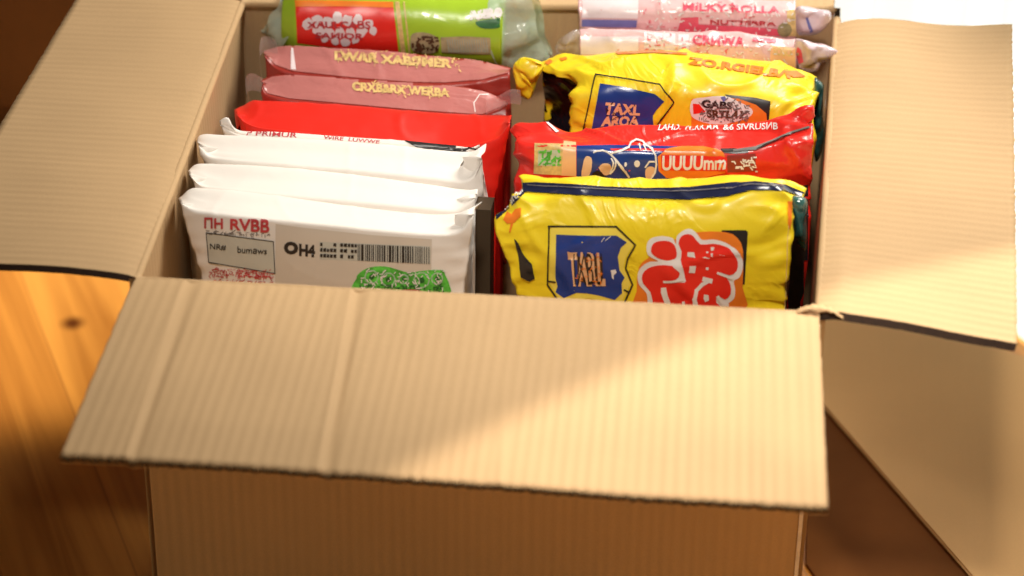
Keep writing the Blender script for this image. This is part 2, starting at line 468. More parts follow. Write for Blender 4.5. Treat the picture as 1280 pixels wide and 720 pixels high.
# left flap
Q0 = at_z(-100, 326, H + 0.001); Q1 = at_z(100, -6, H)
panel('flap', FL, BL, Q1, Q0, box, M['card'], M['card_out'], lambda u, v: 0.002 * (1 - math.exp(-v / .05)) + 0.0015 * math.sin(v * 5) * g(u, .25), down=-up, seed=12, ripple=0.0001, rough=0.0003, th=.0048)
# right flap
S0 = at_z(1271, 432, H - 0.012); S1 = at_z(1264, 34, H - 0.002)
def warp_right(u, v):
    return 0.0025 * (1 - math.exp(-v / .05)) + 0.001 * g(u, 0.12) * math.sin(v * 5.0 + 0.3) + 0.003 * g(u - 1, 0.25) * math.sin(v * 6.5) * (1 - v * .6) + 0.0018 * g(v - 0.10, 0.02) * g(u - .12, .12)
BRf = at_z(1046, 30, H)
panel('flap', FR + (FR - BR) * 0.002, BRf, S1, S0, box, M['card'], M['card_out'], warp_right, down=-up, seed=13, ripple=0.00017, rough=0.0005, th=.0056)
# back flap
panel('flap', BL, BR, BR + Vector((0.004, 0.17, -0.03)), BL + Vector((-0.004, 0.17, -0.03)), box, M['card'], M['card_out'], None, down=-up, seed=14, ripple=0.0001)
def fold(A, B, r=.0028, dz=-.0024):
    ax = (B - A).normalized(); e1 = ax.cross(up).normalized(); V = []; F = []; n = 60; K = 10; UV = []
    for i in range(n + 1):
        c = A.lerp(B, i / n) + up * (dz + .0004 * noise.noise(Vector((i * .25, A.x * 9, B.y * 9))))
        for k in range(K):
            a = 2 * math.pi * k / K; V.append(c + (e1 * math.cos(a) + up * math.sin(a)) * r); UV.append(((B - A).length * i / n, k * .002))
    for i in range(n):
        for k in range(K): F.append((i * K + k, i * K + (k + 1) % K, (i + 1) * K + (k + 1) % K, (i + 1) * K + k))
    F += [tuple(range(K)), tuple(range(n * K, n * K + K))[::-1]]
    link_mesh('fold_edge', V, F, M['card'], box, True, uvs=UV)
fold(FL, FR); fold(FL, BL); fold(BL, BR); fold(FR, BRf.lerp(FR, -.03))
_c = [Vector((FR.x + x, FR.y + y, z)) for z in (.01, H - .006) for x, y in ((-.0012, -.0052), (.0012, -.0050), (.0012, -.0030), (-.0012, -.0030))]
link_mesh('corner_edge', _c, [(0, 1, 5, 4), (1, 2, 6, 5), (2, 3, 7, 6), (3, 0, 4, 7), (4, 5, 6, 7)], M['lit_edge'], box, False)  # added pale strip stands in for the sunlit corner edge
# torn paper curl at the front right corner
def ribbon(name, line, w, m, parent, thick=0.0006, seed=0, n=40, wdir=Vector((0, 1, 0))):
    P = cr_resample(line, n); V = []; F = []
    for i, p in enumerate(P):
        t = i / (n - 1); ww = w * (0.55 + 0.45 * math.sin(math.pi * min(1, t * 1.1 + .1))) * (1 + 0.25 * noise.noise(Vector((t * 9, seed, 0))))
        j = Vector((0, 0, 0.0012 * noise.noise(Vector((t * 12, seed, 2)))))
        V += [p - wdir * ww / 2 + j, p + wdir * ww / 2 - j, p + wdir * ww / 2 - j - up * thick, p - wdir * ww / 2 + j - up * thick]
    for i in range(n - 1):
        a = i * 4
        for k in range(4): F.append((a + k, a + (k + 1) % 4, a + 4 + (k + 1) % 4, a + 4 + k))
    F += [(0, 1, 2, 3), (n * 4 - 4, n * 4 - 1, n * 4 - 2, n * 4 - 3)]
    return link_mesh(name, V, F, m, parent)
pz = [at_z(u, v, H + z) for u, v, z in ((994, 391, .000), (1002, 387, .002), (1014, 384, .0035), (1030, 385, .004), (1042, 389, .0025), (1054, 397, .000))]
ribbon('torn_paper', pz, 0.0055, M['card'], box, seed=3, thick=.0003)

# cardboard divider between the two rows
dv = thing('cardboard_divider', 'narrow cardboard divider, coloured dark for the shade of the gap, standing between the white packs and the front yellow bag', 'divider', (0.2, 0.2, Zf))
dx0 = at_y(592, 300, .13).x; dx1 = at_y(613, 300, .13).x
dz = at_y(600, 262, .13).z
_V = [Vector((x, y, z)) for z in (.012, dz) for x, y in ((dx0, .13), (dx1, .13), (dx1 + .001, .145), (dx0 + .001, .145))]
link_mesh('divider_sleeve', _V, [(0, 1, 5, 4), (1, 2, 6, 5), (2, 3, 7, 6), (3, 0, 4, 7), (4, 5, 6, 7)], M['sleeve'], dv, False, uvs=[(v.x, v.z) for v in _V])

# ------------------------------------------------------------------ left row : white packs
def shift(pts, dx, dy, sx=1, cx=400): return [(cx + (a - cx) * sx + dx, b + dy) for a, b in pts]
def mixp(A, B, t): return [(a[0] * (1 - t) + b[0] * t, a[1] * (1 - t) + b[1] * t) for a, b in zip(A, B)]
GW = 'white packs standing in a row at the left'
def white_pack(label, seam, crease, low, Yb, Yf, seed):
    c = at_y(seam[2][0], seam[2][1], (Yb + Yf) / 2)
    t = thing('food_pack', label, 'food pack', (c.x + .03, c.y, 0.01), GW)
    rows = [('px', low, Yf - .003, .004), ('px', mixp(crease, low, .45), Yf - .002, .006),
            ('px', mixp(crease, low, .05), Yf, .007), ('px', crease, Yf + .0015, .007), ('px', mixp(seam, crease, .88), Yf + .005, .006),
            ('px', mixp(seam, crease, .5), (Yb + Yf) / 2 + .0015, .002), ('px', seam, Yb, -.001)]
    o, b = loft('pouch', rows, t, [M['white'], M['white']], seed=seed, wr=0.0003, endwr=0.0022, freq=16)
    return t, b
seam1 = [(224, 250), (238, 238), (262, 236), (340, 244), (440, 258), (540, 268), (588, 262), (600, 250)]
cre1 = [(226, 254), (246, 263), (290, 269), (350, 275), (450, 285), (540, 292), (575, 288), (592, 268)]
low1 = [(252, 352), (262, 354), (300, 358), (360, 362), (450, 367), (520, 371), (556, 373), (580, 374)]
w1, w1b = white_pack('frontmost white food pack printed with a barcode, red words and a green mark', seam1, cre1, low1, .103, .072, 1)
seam2 = [(235, 214), (245, 205), (268, 205), (340, 208), (430, 217), (530, 230), (582, 237), (598, 238)]
cre2 = [(238, 219), (254, 232), (290, 238), (350, 243), (450, 252), (540, 260), (572, 261), (594, 246)]
low2 = shift(low1, 14, -32)
w2, w2b = white_pack('plain white food pack directly behind the barcode pack', seam2, cre2, low2, .138, .108, 2)
seam3 = [(246, 178), (252, 170), (275, 169), (345, 172), (430, 177), (530, 186), (590, 190), (607, 179)]
cre3 = [(248, 182), (262, 196), (295, 201), (350, 205), (450, 213), (540, 222), (585, 224), (603, 196)]
low3 = shift(low1, 26, -64)
w3, w3b = white_pack('plain white food pack third from the front with a pointed upper right corner', seam3, cre3, low3, .172, .143, 3)
seam4 = [(275, 152), (284, 148), (300, 163), (345, 165), (430, 171), (530, 178), (585, 184), (600, 182)]
cre4 = [(277, 158), (290, 165), (305, 170), (350, 173), (450, 180), (540, 187), (580, 192), (600, 190)]
low4 = shift(low1, 40, -96, .97)
w4, w4b = white_pack('thin white food pack with a small red printed line, in front of the red pack', seam4, cre4, low4, .190, .180, 4)
text('red_lettering', 'P PRIMUR', [(309, 164.0), (372, 167), (371, 172.5), (308, 169)], w4b, M['redink'], w4)
text('red_lettering', 'WIRE  LUWWE', [(405, 170), (475, 176), (474, 180), (404, 174)], w4b, M['redink'], w4)
decal('blue_print', [[(505, 176), (520, 175), (560, 179), (575, 183), (600, 186), (598, 192), (540, 188), (520, 184)]], w4b, M['ink'], w4)

A = Z(210, 220, 3.122)
decal('cream_panel', [A([(420, 186), (520, 200), (640, 213), (800, 230), (1030, 246), (1025, 470), (418, 440)])], w1b, M['white_shade'], w1, off=.0003)
text('red_lettering', '\u041fH', [A(q)[0] for q in ([(142, 160)], [(215, 162)], [(215, 205)], [(142, 203)])], w1b, M['redink'], w1, bold=.03)
text('red_lettering', 'RVBB', [A(q)[0] for q in ([(243, 166)], [(398, 170)], [(396, 222)], [(243, 208)])], w1b, M['redink'], w1, bold=.03)
decal('small_print', [p for p in scribble(*A([(148, 212)])[0], *A([(400, 228)])[0], 60, .03, .7, 5)], w1b, M['greyink'], w1)
fr = A([(150, 220), (412, 254), (418, 378), (160, 335)])
decal('panel', [fr], w1b, M['greyglass'], w1, off=.0004)
decal('frame_line', stroke(fr, 1.0, True), w1b, M['ink'], w1, off=.0007)
text('black_lettering', 'NR#', [A([q])[0] for q in ((165, 262), (228, 266), (226, 290), (165, 286))], w1b, M['ink'], w1, off=.0008)
text('black_lettering', 'bum\u0430ws', [A([q])[0] for q in ((272, 272), (388, 280), (386, 304), (272, 298))], w1b, M['ink'], w1, off=.0008)
decal('small_print', scribble(*A([(160, 358)])[0], *A([(405, 392)])[0], 150, .04, .8, 6), w1b, M['redink'], w1, off=.0006)
decal('small_print', scribble(*A([(165, 402)])[0], *A([(400, 430)])[0], 120, .04, .8, 7), w1b, M['redink'], w1, off=.0006)
text('black_lettering', 'O', [A([q])[0] for q in ((452, 253), (510, 256), (508, 306), (452, 303))], w1b, M['ink'], w1, bold=.07)
text('black_lettering', 'H4', [A([q])[0] for q in ((512, 262), (575, 268), (574, 316), (512, 310))], w1b, M['ink'], w1, bold=.05)
rnd = random.Random(4); bars = []
x = 595
while x < 1024:
    w = rnd.choice((3, 3, 5, 7, 10)); y0 = 258 + (x - 595) * .042; y1 = 320 + (x - 595) * .052
    if x < 730:
        for k in range(3):
            if rnd.random() < .8: bars.append(A([(x, y0 + k * 22), (x + w + 6, y0 + k * 22 + rnd.uniform(-3, 3)), (x + w + 5, y0 + k * 22 + 14), (x - 1, y0 + k * 22 + 12)]))
        x += w + 9
    else:
        bars.append(A([(x, y0), (x + w, y0), (x + w, y1), (x, y1)])); x += w + rnd.choice((3, 4, 6))
decal('barcode_ground', [A([(592, 256), (1026, 274), (1024, 342), (592, 324)])], w1b, M['greyglass'], w1, off=.0004)
decal('barcode', bars, w1b, M['ink'], w1, off=.0007)
gp = [[(735, 400), (750, 375), (790, 355), (850, 352), (900, 365), (940, 375), (1000, 368), (1060, 366), (1080, 380), (1080, 475), (740, 460)]]
decal('green_mark', [A(p) for p in gp], w1b, M['green'], w1, off=.0004, smooth=3)
rings = []; leafs = []
for cx, cy, r in ((795, 392, 26), (860, 402, 26), (990, 404, 30), (1050, 398, 22), (920, 400, 18)):
    c = [(cx + r * math.cos(a * .628), cy + r * math.sin(a * .628)) for a in range(10)]
    rings += [q for q in stroke(A(c), 1.6, True)]
    c2 = [(cx + r * .4 * math.cos(a * .785), cy + r * .4 * math.sin(a * .785)) for a in range(8)]
    leafs.append(A(c2))
decal('leaf_ring', rings, w1b, M['mint'], w1, off=.0007)
decal('leaf_fleck', scribble(*A([(745, 365)])[0], *A([(1075, 445)])[0], 90, .01, 1.1, 19), w1b, M['whiteink'], w1, off=.0010)
decal('leaf_centre', leafs + scribble(*A([(745, 420)])[0], *A([(1075, 450)])[0], 60, .02, 1.5, 9), w1b, M['dgreen'], w1, off=.0008)
decal('dark_red_oval', [A([(885, 460), (900, 445), (940, 438), (980, 442), (1005, 455), (1010, 472), (890, 470)])], w1b, M['maroon'], w1, off=.0009, smooth=2)

# ------------------------------------------------------------------ red carton-like pack
D = Z(240, 0, 2.783)
t = thing('food_pack', 'bright red brick-shaped food pack behind the white packs', 'food pack', (.1, .21, .01))
seamR = D([(150, 388), (175, 372), (240, 350), (500, 366), (700, 380), (900, 396), (1060, 402), (1112, 404)])
creR = D([(155, 395), (190, 425), (260, 445), (500, 468), (700, 488), (880, 508), (1050, 482), (1108, 425)])
lowR = D([(190, 560), (250, 580), (300, 600), (500, 640), (700, 660), (880, 690), (1045, 700), (1055, 700)])
o, rb = loft('wrapper', [('px', lowR, .195, .006), ('px', mixp(creR, lowR, .5), .195, .010), ('px', mixp(creR, lowR, .04), .198, .010),
     ('px', creR, .201, .010), ('px', mixp(seamR, creR, .5), .217, .004), ('px', seamR, .236, 0)], t, [M['redmatte'], M['red']], seed=6, wr=.0005, endwr=.0015, capmat=0, gusset=.004)
# ------------------------------------------------------------------ two dusty pink packs in clear film
def pinkie(label, seam, cre, drop, Yb, Yf, seed, gold):
    c = at_y(seam[3][0], seam[3][1], (Yb + Yf) / 2)
    t = thing('snack_pack', label, 'snack pack', (c.x, c.y, 0.15), 'dusty pink packs with gold lettering')
    low = [(a + 2, b + drop) for a, b in cre]
    o, b = loft('wrapper', [('px', low, Yf, .006), ('px', mixp(cre, low, .5), Yf - .002, .008), ('px', mixp(cre, low, .10), Yf + .000, .010), ('px', cre, Yf + .003, .010),
          ('px', mixp(seam, cre, .5), (Yb + Yf) / 2 + .001, .004), ('px', seam, Yb, 0)], t, [M['maroon']], seed=seed, wr=.0006, endwr=.002, base_z=.16, gusset=.006,
          back=(((0, .002, -.01), .97), ((0, 0, -.05), 1), ((0, 0, -.06), 1)))
    # pink label over the top face
    n = len(seam)
    topface = [p for p in mixp(seam, cre, -.0)] + list(reversed(mixp(seam, cre, 1.02)))
    decal('pink_label', [topface], b, M['pink'], t, off=.0004, cell=4)
    x0, y0, x1, y1, words = gold
    text('gold_lettering', words, [(x0, y0), (x1, y0 + (x1 - x0) * .07), (x1, y1 + (x1 - x0) * .07), (x0, y1)], b, M['gold'], t, off=.0008, bold=.05)
    return t, b
seamP1 = D([(240, 288), (280, 268), (350, 262), (560, 276), (760, 288), (900, 300), (1010, 318), (1100, 352)])
creP1 = D([(242, 294), (262, 325), (340, 342), (560, 362), (760, 380), (900, 390), (1010, 397), (1096, 362)])
p1, p1b = pinkie('dusty pink gold-lettered pack nearest to the red pack', seamP1, creP1, 40, .262, .236, 31, (440, 103, 562, 114, 'CRXB&RX WERBA'))
seamP2 = D([(250, 180), (300, 164), (350, 160), (560, 172), (760, 186), (900, 198), (1020, 216), (1108, 242)])
creP2 = D([(252, 188), (290, 225), (350, 246), (560, 268), (760, 284), (880, 286), (1010, 276), (1106, 252)])
p2, p2b = pinkie('dusty pink gold-lettered pack just below the green roll', seamP2, creP2, 60, .300, .272, 33, (418, 64, 565, 76, 'LW\u0410R XAB\u042fMER'))
decal('seam_line', [D([(345, 168), (352, 168), (362, 244), (344, 242)])], p2b, M['blush'], p2, off=.0006)
decal('seam_line', stroke(D([(985, 390), (980, 360), (1000, 330), (1030, 330)]), 1.2), p1b, M['whiteink'], p1, off=.0006)
# clear film ends of the pink packs
def film(name, line, w, m, parent, Y, seed=0, n=36, nw=9, amp=.004, wv=(0, 0, 1)):
    P = cr_resample([at_y(u, v, y) for (u, v), y in zip(line, Y)], n); V = []; F = []
    for i, p in enumerate(P):
        for k in range(nw):
            s = k / (nw - 1) - .5
            q = p + Vector(wv) * w * s
            q += Vector((noise.noise(q * 70 + Vector((seed, 0, 0))), noise.noise(q * 60 + Vector((0, seed, 4))) * 1.6, noise.noise(q * 80 + Vector((3, 0, seed))))) * amp
            V.append(q)
    for i in range(n - 1):
        for k in range(nw - 1):
            a = i * nw + k; F.append((a, a + 1, a + nw + 1, a + nw))
    return link_mesh(name, V, F, m, parent)
film('clear_film', D([(250, 300), (205, 288), (188, 300), (190, 340), (200, 356)]), .012, M['clear'], p1, [.250, .250, .25, .245, .24], 1, amp=.0015)
film('clear_film', D([(1020, 372), (1070, 362), (1110, 340), (1145, 338)]), .012, M['clear'], p1, [.238, .236, .24, .24], 2, amp=.002)
film('clear_film', D([(300, 160), (255, 152), (238, 170), (236, 230), (245, 285)]), .012, M['clear'], p2, [.29, .29, .285, .28, .27], 3, amp=.0015)

# ------------------------------------------------------------------ green roll
def cyl_row(name, c0, c1, r0, parent, m, prof, N=110, K=40, wr=.0006, seed=0, a0=0):
    """body of revolution between world points c0,c1; prof(t)->radius factor"""
    ax = (c1 - c0).normalized(); e1 = ax.cross(up).normalized(); e2 = e1.cross(ax); V = []; F = []
    for j in range(N):
        t = j / (N - 1); c = c0.lerp(c1, t)
        for i in range(K):
            a = 2 * math.pi * i / K
            r = r0 * prof(t)
            p = c + (e1 * math.cos(a) + e2 * math.sin(a)) * r
            w = wr * noise.fractal(p * 40 + Vector((seed, 0, 0)), 1, 2, 4)
            V.append(p + (p - c).normalized() * w if r > 0 else p)
    for j in range(N - 1):
        for i in range(K):
            a = j * K + i; b = j * K + (i + 1) % K
            F.append((a, b, b + K, a + K))
    F.append(tuple(range(K))[::-1]); F.append(tuple(range((N - 1) * K, N * K)))
    return link_mesh(name, V, F, m, parent), bvh_of(V, F)
G = Z(340, 0, 3.657)
YR = .335
c0 = at_y(*G([(60, 88)])[0], YR); c1 = at_y(*G([(1062, 128)])[0], YR + .004)
roll = thing('snack_roll', 'lime green roll-shaped pack with a red label and pale crimped ends', 'snack roll', (c0 + c1) / 2 - up * .028)
o, gb = cyl_row('wrapper', c0, c1, .0275, roll, M['lime'], lambda t: min(1, .72 + 4 * t, 1.0), seed=3)
decal('red_label', [G([(108, 30), (300, 28), (556, 34), (580, 240), (350, 226), (115, 196)])], gb, M['redprint'], roll)
decal('orange_band', [G([(106, 2), (300, 4), (555, 10), (556, 36), (300, 30), (108, 32)])], gb, M['orange'], roll, off=.0006)
decal('cream_stripe', [G([(562, 8), (582, 8), (612, 245), (590, 242)]), G([(600, 8), (606, 8), (634, 248), (626, 248)])], gb, M['gold'], roll)
rnd = random.Random(12)
cl = []
for cx, cy, r in ((165, 110, 26), (210, 92, 26), (255, 100, 24), (300, 80, 26), (345, 95, 26), (395, 90, 24), (440, 110, 24), (465, 140, 18), (410, 140, 26), (360, 150, 26), (310, 150, 26), (260, 150, 26), (215, 140, 26), (335, 190, 22), (380, 180, 18), (290, 185, 18), (240, 175, 16)):
    cl.append(G([(cx + r * (1 + .25 * rnd.uniform(-1, 1)) * math.cos(a * .7), cy + r * (1 + .25 * rnd.uniform(-1, 1)) * math.sin(a * .7)) for a in range(9)]))
for i, p in enumerate(cl): pass
decal('white_blot', cl[:6], gb, M['blush'], roll, off=.0006)
decal('white_blot', cl[6:12], gb, M['blush'], roll, off=.0007)
decal('white_blot', cl[12:], gb, M['blush'], roll, off=.0008)
text('red_lettering', 'X\u0410ULCA\u0412S', [G([q])[0] for q in ((160, 98), (450, 96), (452, 132), (160, 128))], gb, M['redink'], roll, off=.0012, bold=.03)
text('red_lettering', 'SA\u0418IOR', [G([q])[0] for q in ((200, 145), (420, 150), (418, 178), (200, 172))], gb, M['redink'], roll, off=.0012, bold=.03)
decal('brown_blot', [G([(635, 165), (660, 148), (720, 152), (765, 180), (760, 225), (720, 243), (660, 236), (634, 215)])], gb, M['taupe'], roll, smooth=2, off=.0006)
decal('brown_blot', scribble(*G([(642, 165)])[0], *G([(755, 225)])[0], 36, 0, 2.6, 4), gb, M['brown'], roll, off=.001)
decal('grey_strip', [G([(770, 170), (880, 165), (998, 172), (1000, 245), (880, 244), (775, 236)])], gb, M['taupe'], roll, off=.0006)
decal('small_print', [G([(x, 178 + abs(x - 880) * .03), (x + 4, 178), (x + 14, 236), (x + 8, 236)]) for x in range(800, 985, 11)], gb, M['mint'], roll, off=.0009)
decal('white_lettering', scribble(*G([(905, 52)])[0], *G([(1050, 82)])[0], 70, -.05, 1.6, 3), gb, M['whiteink'], roll, off=.0008)
text('white_lettering', 'A6ERO', [G([q])[0] for q in ((905, 50), (1052, 34), (1055, 78), (905, 94))], gb, M['whiteink'], roll, off=.001, bold=.05)
decal('green_smudge', [G([(930, 100), (1000, 88), (1056, 84), (1056, 120), (1000, 132), (950, 126)])], gb, M['dgreen'], roll, off=.0004, smooth=2)
# crimped ends
def crimp(name, p0, p1, r0, r1, w1, parent, m, seed, n=26, K=40):
    ax = (p1 - p0).normalized(); e1 = ax.cross(up).normalized(); e2 = e1.cross(ax); V = []; F = []
    for j in range(n):
        t = j / (n - 1); c = p0.lerp(p1, t)
        for i in range(K):
            a = 2 * math.pi * i / K
            rx = r0 * (1 - t) + r1 * t; rz = r0 * (1 - t) + w1 * t
            k = 1 + .18 * t * math.sin(a * 6 + seed) + .1 * t * noise.noise(Vector((a * 2, t * 5, seed)))
            p = c + e1 * math.cos(a) * rx * k + e2 * math.sin(a) * rz * k
            p += Vector((noise.noise(p * 90), noise.noise(p * 80 + up), noise.noise(p * 85 - up))) * .0035 * min(1, t * 3)
            V.append(p)
    for j in range(n - 1):
        for i in range(K):
            a = j * K + i; b = j * K + (i + 1) % K
            F.append((a, b, b + K, a + K))
    return link_mesh(name, V, F, m, parent)
crimp('crimped_end', c1 - (c1 - c0).normalized() * .004, at_y(*G([(1225, 105)])[0], YR), .0278, .010, .027, roll, M['mint'], 2)
crimp('crimped_end', c0 + (c1 - c0).normalized() * .006, at_y(*G([(5, 40)])[0], YR), .024, .006, .018, roll, M['mint'], 5)

# ------------------------------------------------------------------ pale pink packets at the back right
E_ = Z(660, 0, 2.0645)
def packet(label, seam, cre, low, Yb, Yf, seed, base_z=.14):
    c = at_y(seam[2][0], seam[2][1], (Yb + Yf) / 2)
    t = thing('snack_packet', label, 'snack packet', (c.x, c.y, base_z), 'pale pink packets at the back of the box')
    o, b = loft('wrapper', [('px', low, Yf - .001, .003), ('px', mixp(cre, low, .5), Yf - .003, .004), ('px', mixp(cre, low, .1), Yf, .004), ('px', cre, Yf + .002, .004),
        ('px', mixp(seam, cre, .5), (Yb + Yf) / 2, .002), ('px', seam, Yb, 0)], t, [M['pinkpack']], seed=seed, wr=.0012, endwr=.002, base_z=base_z, gusset=.004)
    return t, b
ka, kab = packet('pale pink film packet with a blue stripe and a red stripe, backmost in the box',
    E_([(130, -8), (250, -12), (400, -10), (550, -4), (690, 2)]), E_([(130, 20), (250, 20), (400, 22), (550, 26), (692, 34)]), E_([(134, 95), (250, 98), (400, 100), (550, 108), (692, 116)]), .352, .335, 41)
kb, kbb = packet('pale pink film packet with pink print just behind the rear yellow pack',
    E_([(132, 76), (250, 78), (400, 82), (550, 90), (690, 100)]), E_([(134, 98), (250, 100), (400, 104), (550, 112), (692, 122)]), E_([(136, 200), (250, 200), (400, 205), (550, 210), (692, 220)]), .318, .305, 42)
decal('white_panel', [E_([(140, 0), (285, 0), (283, 48), (140, 46)]), E_([(140, 72), (280, 74), (280, 92), (140, 90)])], kab, M['blush'], ka)
decal('blue_stripe', [E_([(140, 50), (282, 52), (280, 70), (140, 68)])], kab, M['slate'], ka, off=.0006)
decal('white_panel', [E_([(290, 5), (385, 8), (385, 82), (290, 80)])], kab, M['pinkpack'], ka)
decal('red_stripe', [E_([(395, 46), (440, 44), (440, 62), (560, 68), (645, 74), (650, 92), (500, 84), (386, 80)])], kab, M['rose'], ka, off=.0006)
text('rose_lettering', 'MILKY ROLLA', [E_([q])[0] for q in ((400, 8), (650, 18), (650, 36), (400, 28))], kab, M['rose'], ka, off=.0006, bold=.03)
text('rose_lettering', 'NUTTERRA', [E_([q])[0] for q in ((470, 50), (640, 55), (640, 66), (470, 62))], kab, M['redink'], ka, off=.001, bold=.03)
decal('yellow_stripe', [E_([(668, 25), (690, 27), (692, 92), (668, 92)])], kab, M['gold'], ka, off=.0006)
decal('olive_dot', [E_([(662 + 19 * math.cos(a * .63), 76 + 18 * math.sin(a * .63)) for a in range(10)])], kab, M['olive'], ka, off=.0009)
decal('white_panel', [E_([(136, 94), (285, 96), (285, 140), (136, 140)]), E_([(300, 84), (380, 88), (380, 130), (300, 128)]), E_([(388, 90), (415, 90), (415, 132), (388, 132)])], kbb, M['blush'], kb)
text('rose_lettering', 'CR\u0418WA', [E_([q])[0] for q in ((425, 90), (560, 96), (560, 122), (425, 116))], kbb, M['rose'], kb, off=.0007, bold=.04)
decal('rose_stripe', [E_([(580, 98), (640, 102), (640, 112), (580, 108)])], kbb, M['rose'], kb, off=.0006)
decal('cream_panel', [E_([(625, 118), (690, 124), (690, 175), (625, 170)])], kbb, M['peach'], kb)
text('gold_lettering', 'SOBO', [E_([q])[0] for q in ((632, 122), (680, 126), (680, 146), (632, 142))], kbb, M['gold'], kb, off=.0007, bold=.03)
def crumple(name, pts, parent, m, Y, seed, amp=.006, depth=.014):
    c = Vector((sum(p[0] for p in pts) / len(pts), sum(p[1] for p in pts) / len(pts)))
    n = len(pts) * 5; sp = smooth_poly(pts, 5); V = []; F = []; rings = 12
    for k in range(rings):
        f = 1 - k / rings
        for x, y in sp:
            q = at_y(c.x + (x - c.x) * f, c.y + (y - c.y) * f, Y - depth * math.sin(math.acos(f)) * .7)
            s = Vector((seed, seed * 2, 0))
            q += Vector((noise.noise(q * 90 + s), 2.2 * ridge(q * 75 + s) - 1, noise.noise(q * 80 - s))) * amp * (.35 + .65 * (1 - f)) * .5
            V.append(q)
    for k in range(rings - 1):
        for i in range(n):
            F.append((k * n + i, k * n + (i + 1) % n, (k + 1) * n + (i + 1) % n, (k + 1) * n + i))
    F.append(tuple(range((rings - 1) * n, rings * n)))
    # back shell
    b = len(V)
    for x, y in sp: V.append(at_y(c.x + (x - c.x) * .8, c.y + (y - c.y) * .8, Y + depth * .5))
    for i in range(n): F.append((i, b + i, b + (i + 1) % n, (i + 1) % n))
    return link_mesh(name, V, F, m, parent), bvh_of(V, F)
o, cb1 = crumple('twisted_end', E_([(686, 30), (700, 14), (740, 20), (778, 28), (782, 50), (765, 78), (740, 92), (700, 90), (688, 60)]), ka, M['mauve'], .343, 1)
decal('rose_fleck', [E_([(716, 45), (722, 44), (736, 80), (728, 84)])], cb1, M['slate'], ka)
o, cb2 = crumple('twisted_end', E_([(688, 108), (700, 98), (735, 112), (775, 118), (800, 128), (795, 150), (760, 160), (740, 185), (700, 180), (690, 150)]), kb, M['mauve'], .312, 2)
decal('rose_fleck', [E_([(696, 120), (706, 130), (712, 160), (700, 165), (692, 140)])], cb2, M['rose'], kb)
decal('white_fleck', scribble(*E_([(300, 5)])[0], *E_([(680, 100)])[0], 120, .02, 1.3, 51), kab, M['whiteink'], ka, off=.0012)
decal('white_fleck', scribble(*E_([(300, 88)])[0], *E_([(680, 170)])[0], 120, .02, 1.3, 52), kbb, M['whiteink'], kb, off=.0012)
decal('rose_fleck', scribble(*E_([(300, 88)])[0], *E_([(560, 130)])[0], 30, .02, 1.2, 53), kbb, M['rose'], kb, off=.0014)
decal('rose_fleck', scribble(*E_([(300, 5)])[0], *E_([(600, 92)])[0], 44, .02, 1.0, 57), kab, M['rose'], ka, off=.0014)
decal('gold_fleck', scribble(442, 101, 560, 116, 60, .08, 1.0, 61), p1b, M['gold'], p1, off=.0012)
decal('gold_fleck', scribble(420, 62, 575, 78, 70, .07, 1.0, 62), p2b, M['gold'], p2, off=.0012)
crumple('twisted_end', E_([(135, 80), (110, 78), (80, 100), (70, 130), (90, 150), (138, 150)]), kb, M['clear'], .315, 4)

# ------------------------------------------------------------------ right row : yellow, red, yellow packs
GN = 'yellow noodle packs with a blue shield'
def put(name, label, group, x, y): return thing(name, label, 'noodle pack', (x, y, .01), group)
# --- rear yellow pack
C = Z(600, 50, 2.783)
y2 = put('noodle_pack', 'rear yellow glossy noodle pack with orange letters along its top fold', GN, .29, .25)
seamY = C([(205, 95), (290, 62), (420, 44), (600, 38), (800, 50), (1000, 78), (1110, 108), (1160, 135)])
creY = C([(215, 112), (300, 84), (420, 70), (600, 72), (800, 88), (1000, 112), (1110, 134), (1164, 160)])
midY = C([(318, 190), (345, 190), (430, 190), (600, 195), (800, 205), (1000, 220), (1110, 230), (1166, 240)])
upY = C([(296, 132), (330, 128), (430, 126), (600, 130), (800, 142), (1000, 162), (1110, 176), (1167, 195)])
lowY = C([(322, 330), (350, 330), (430, 330), (600, 335), (800, 340), (1000, 345), (1110, 350), (1164, 355)])
o, yb = loft('pouch', [('px', lowY, .226, .008), ('px', midY, .232, .012), ('px', upY, .243, .014), ('px', creY, .262, .012), ('px', seamY, .287, .002)],
             y2, [M['yellow'], M['black']], seed=8, wr=.0018, endwr=.007, capmat=1, gusset=.035, freq=24, endw=.2)
o2, fb = crumple('crimped_end', C([(118, 95), (135, 75), (160, 60), (205, 66), (222, 88), (205, 130), (190, 165), (174, 205), (150, 190), (122, 170)]), y2, M['yellow'], .262, 5, amp=.009)
decal('shield_outline', stroke(C([(358, 340), (362, 300), (402, 122), (520, 138), (625, 156), (674, 216), (640, 262), (618, 290)]), 1.6), yb, M['ink'], y2, off=.0008)
decal('shield', [C([(385, 330), (418, 152), (500, 164), (608, 188), (642, 214), (614, 244), (602, 262), (604, 330)])], yb, M['blue'], y2, off=.0005)
text('orange_lettering', 'TAXL', [C([q])[0] for q in ((438, 216), (560, 226), (556, 262), (430, 258))], yb, M['peach'], y2, off=.0009, bold=.05)
text('orange_lettering', 'AROA', [C([q])[0] for q in ((428, 262), (556, 264), (554, 300), (420, 300))], yb, M['peach'], y2, off=.0009, bold=.05)
decal('dark_fleck', scribble(*C([(434, 220)])[0], *C([(548, 295)])[0], 22, .03, 1.1, 71), yb, M['ink'], y2, off=.0013)
decal('black_panel', [C([(850, 190), (960, 202), (1010, 214), (1004, 285), (960, 280)])], yb, M['ink'], y2, off=.0005)
decal('orange_panel', [C([(735, 205), (800, 196), (900, 205), (960, 225), (996, 255), (1000, 300), (735, 300)])], yb, M['orange'], y2, off=.0007, smooth=0)
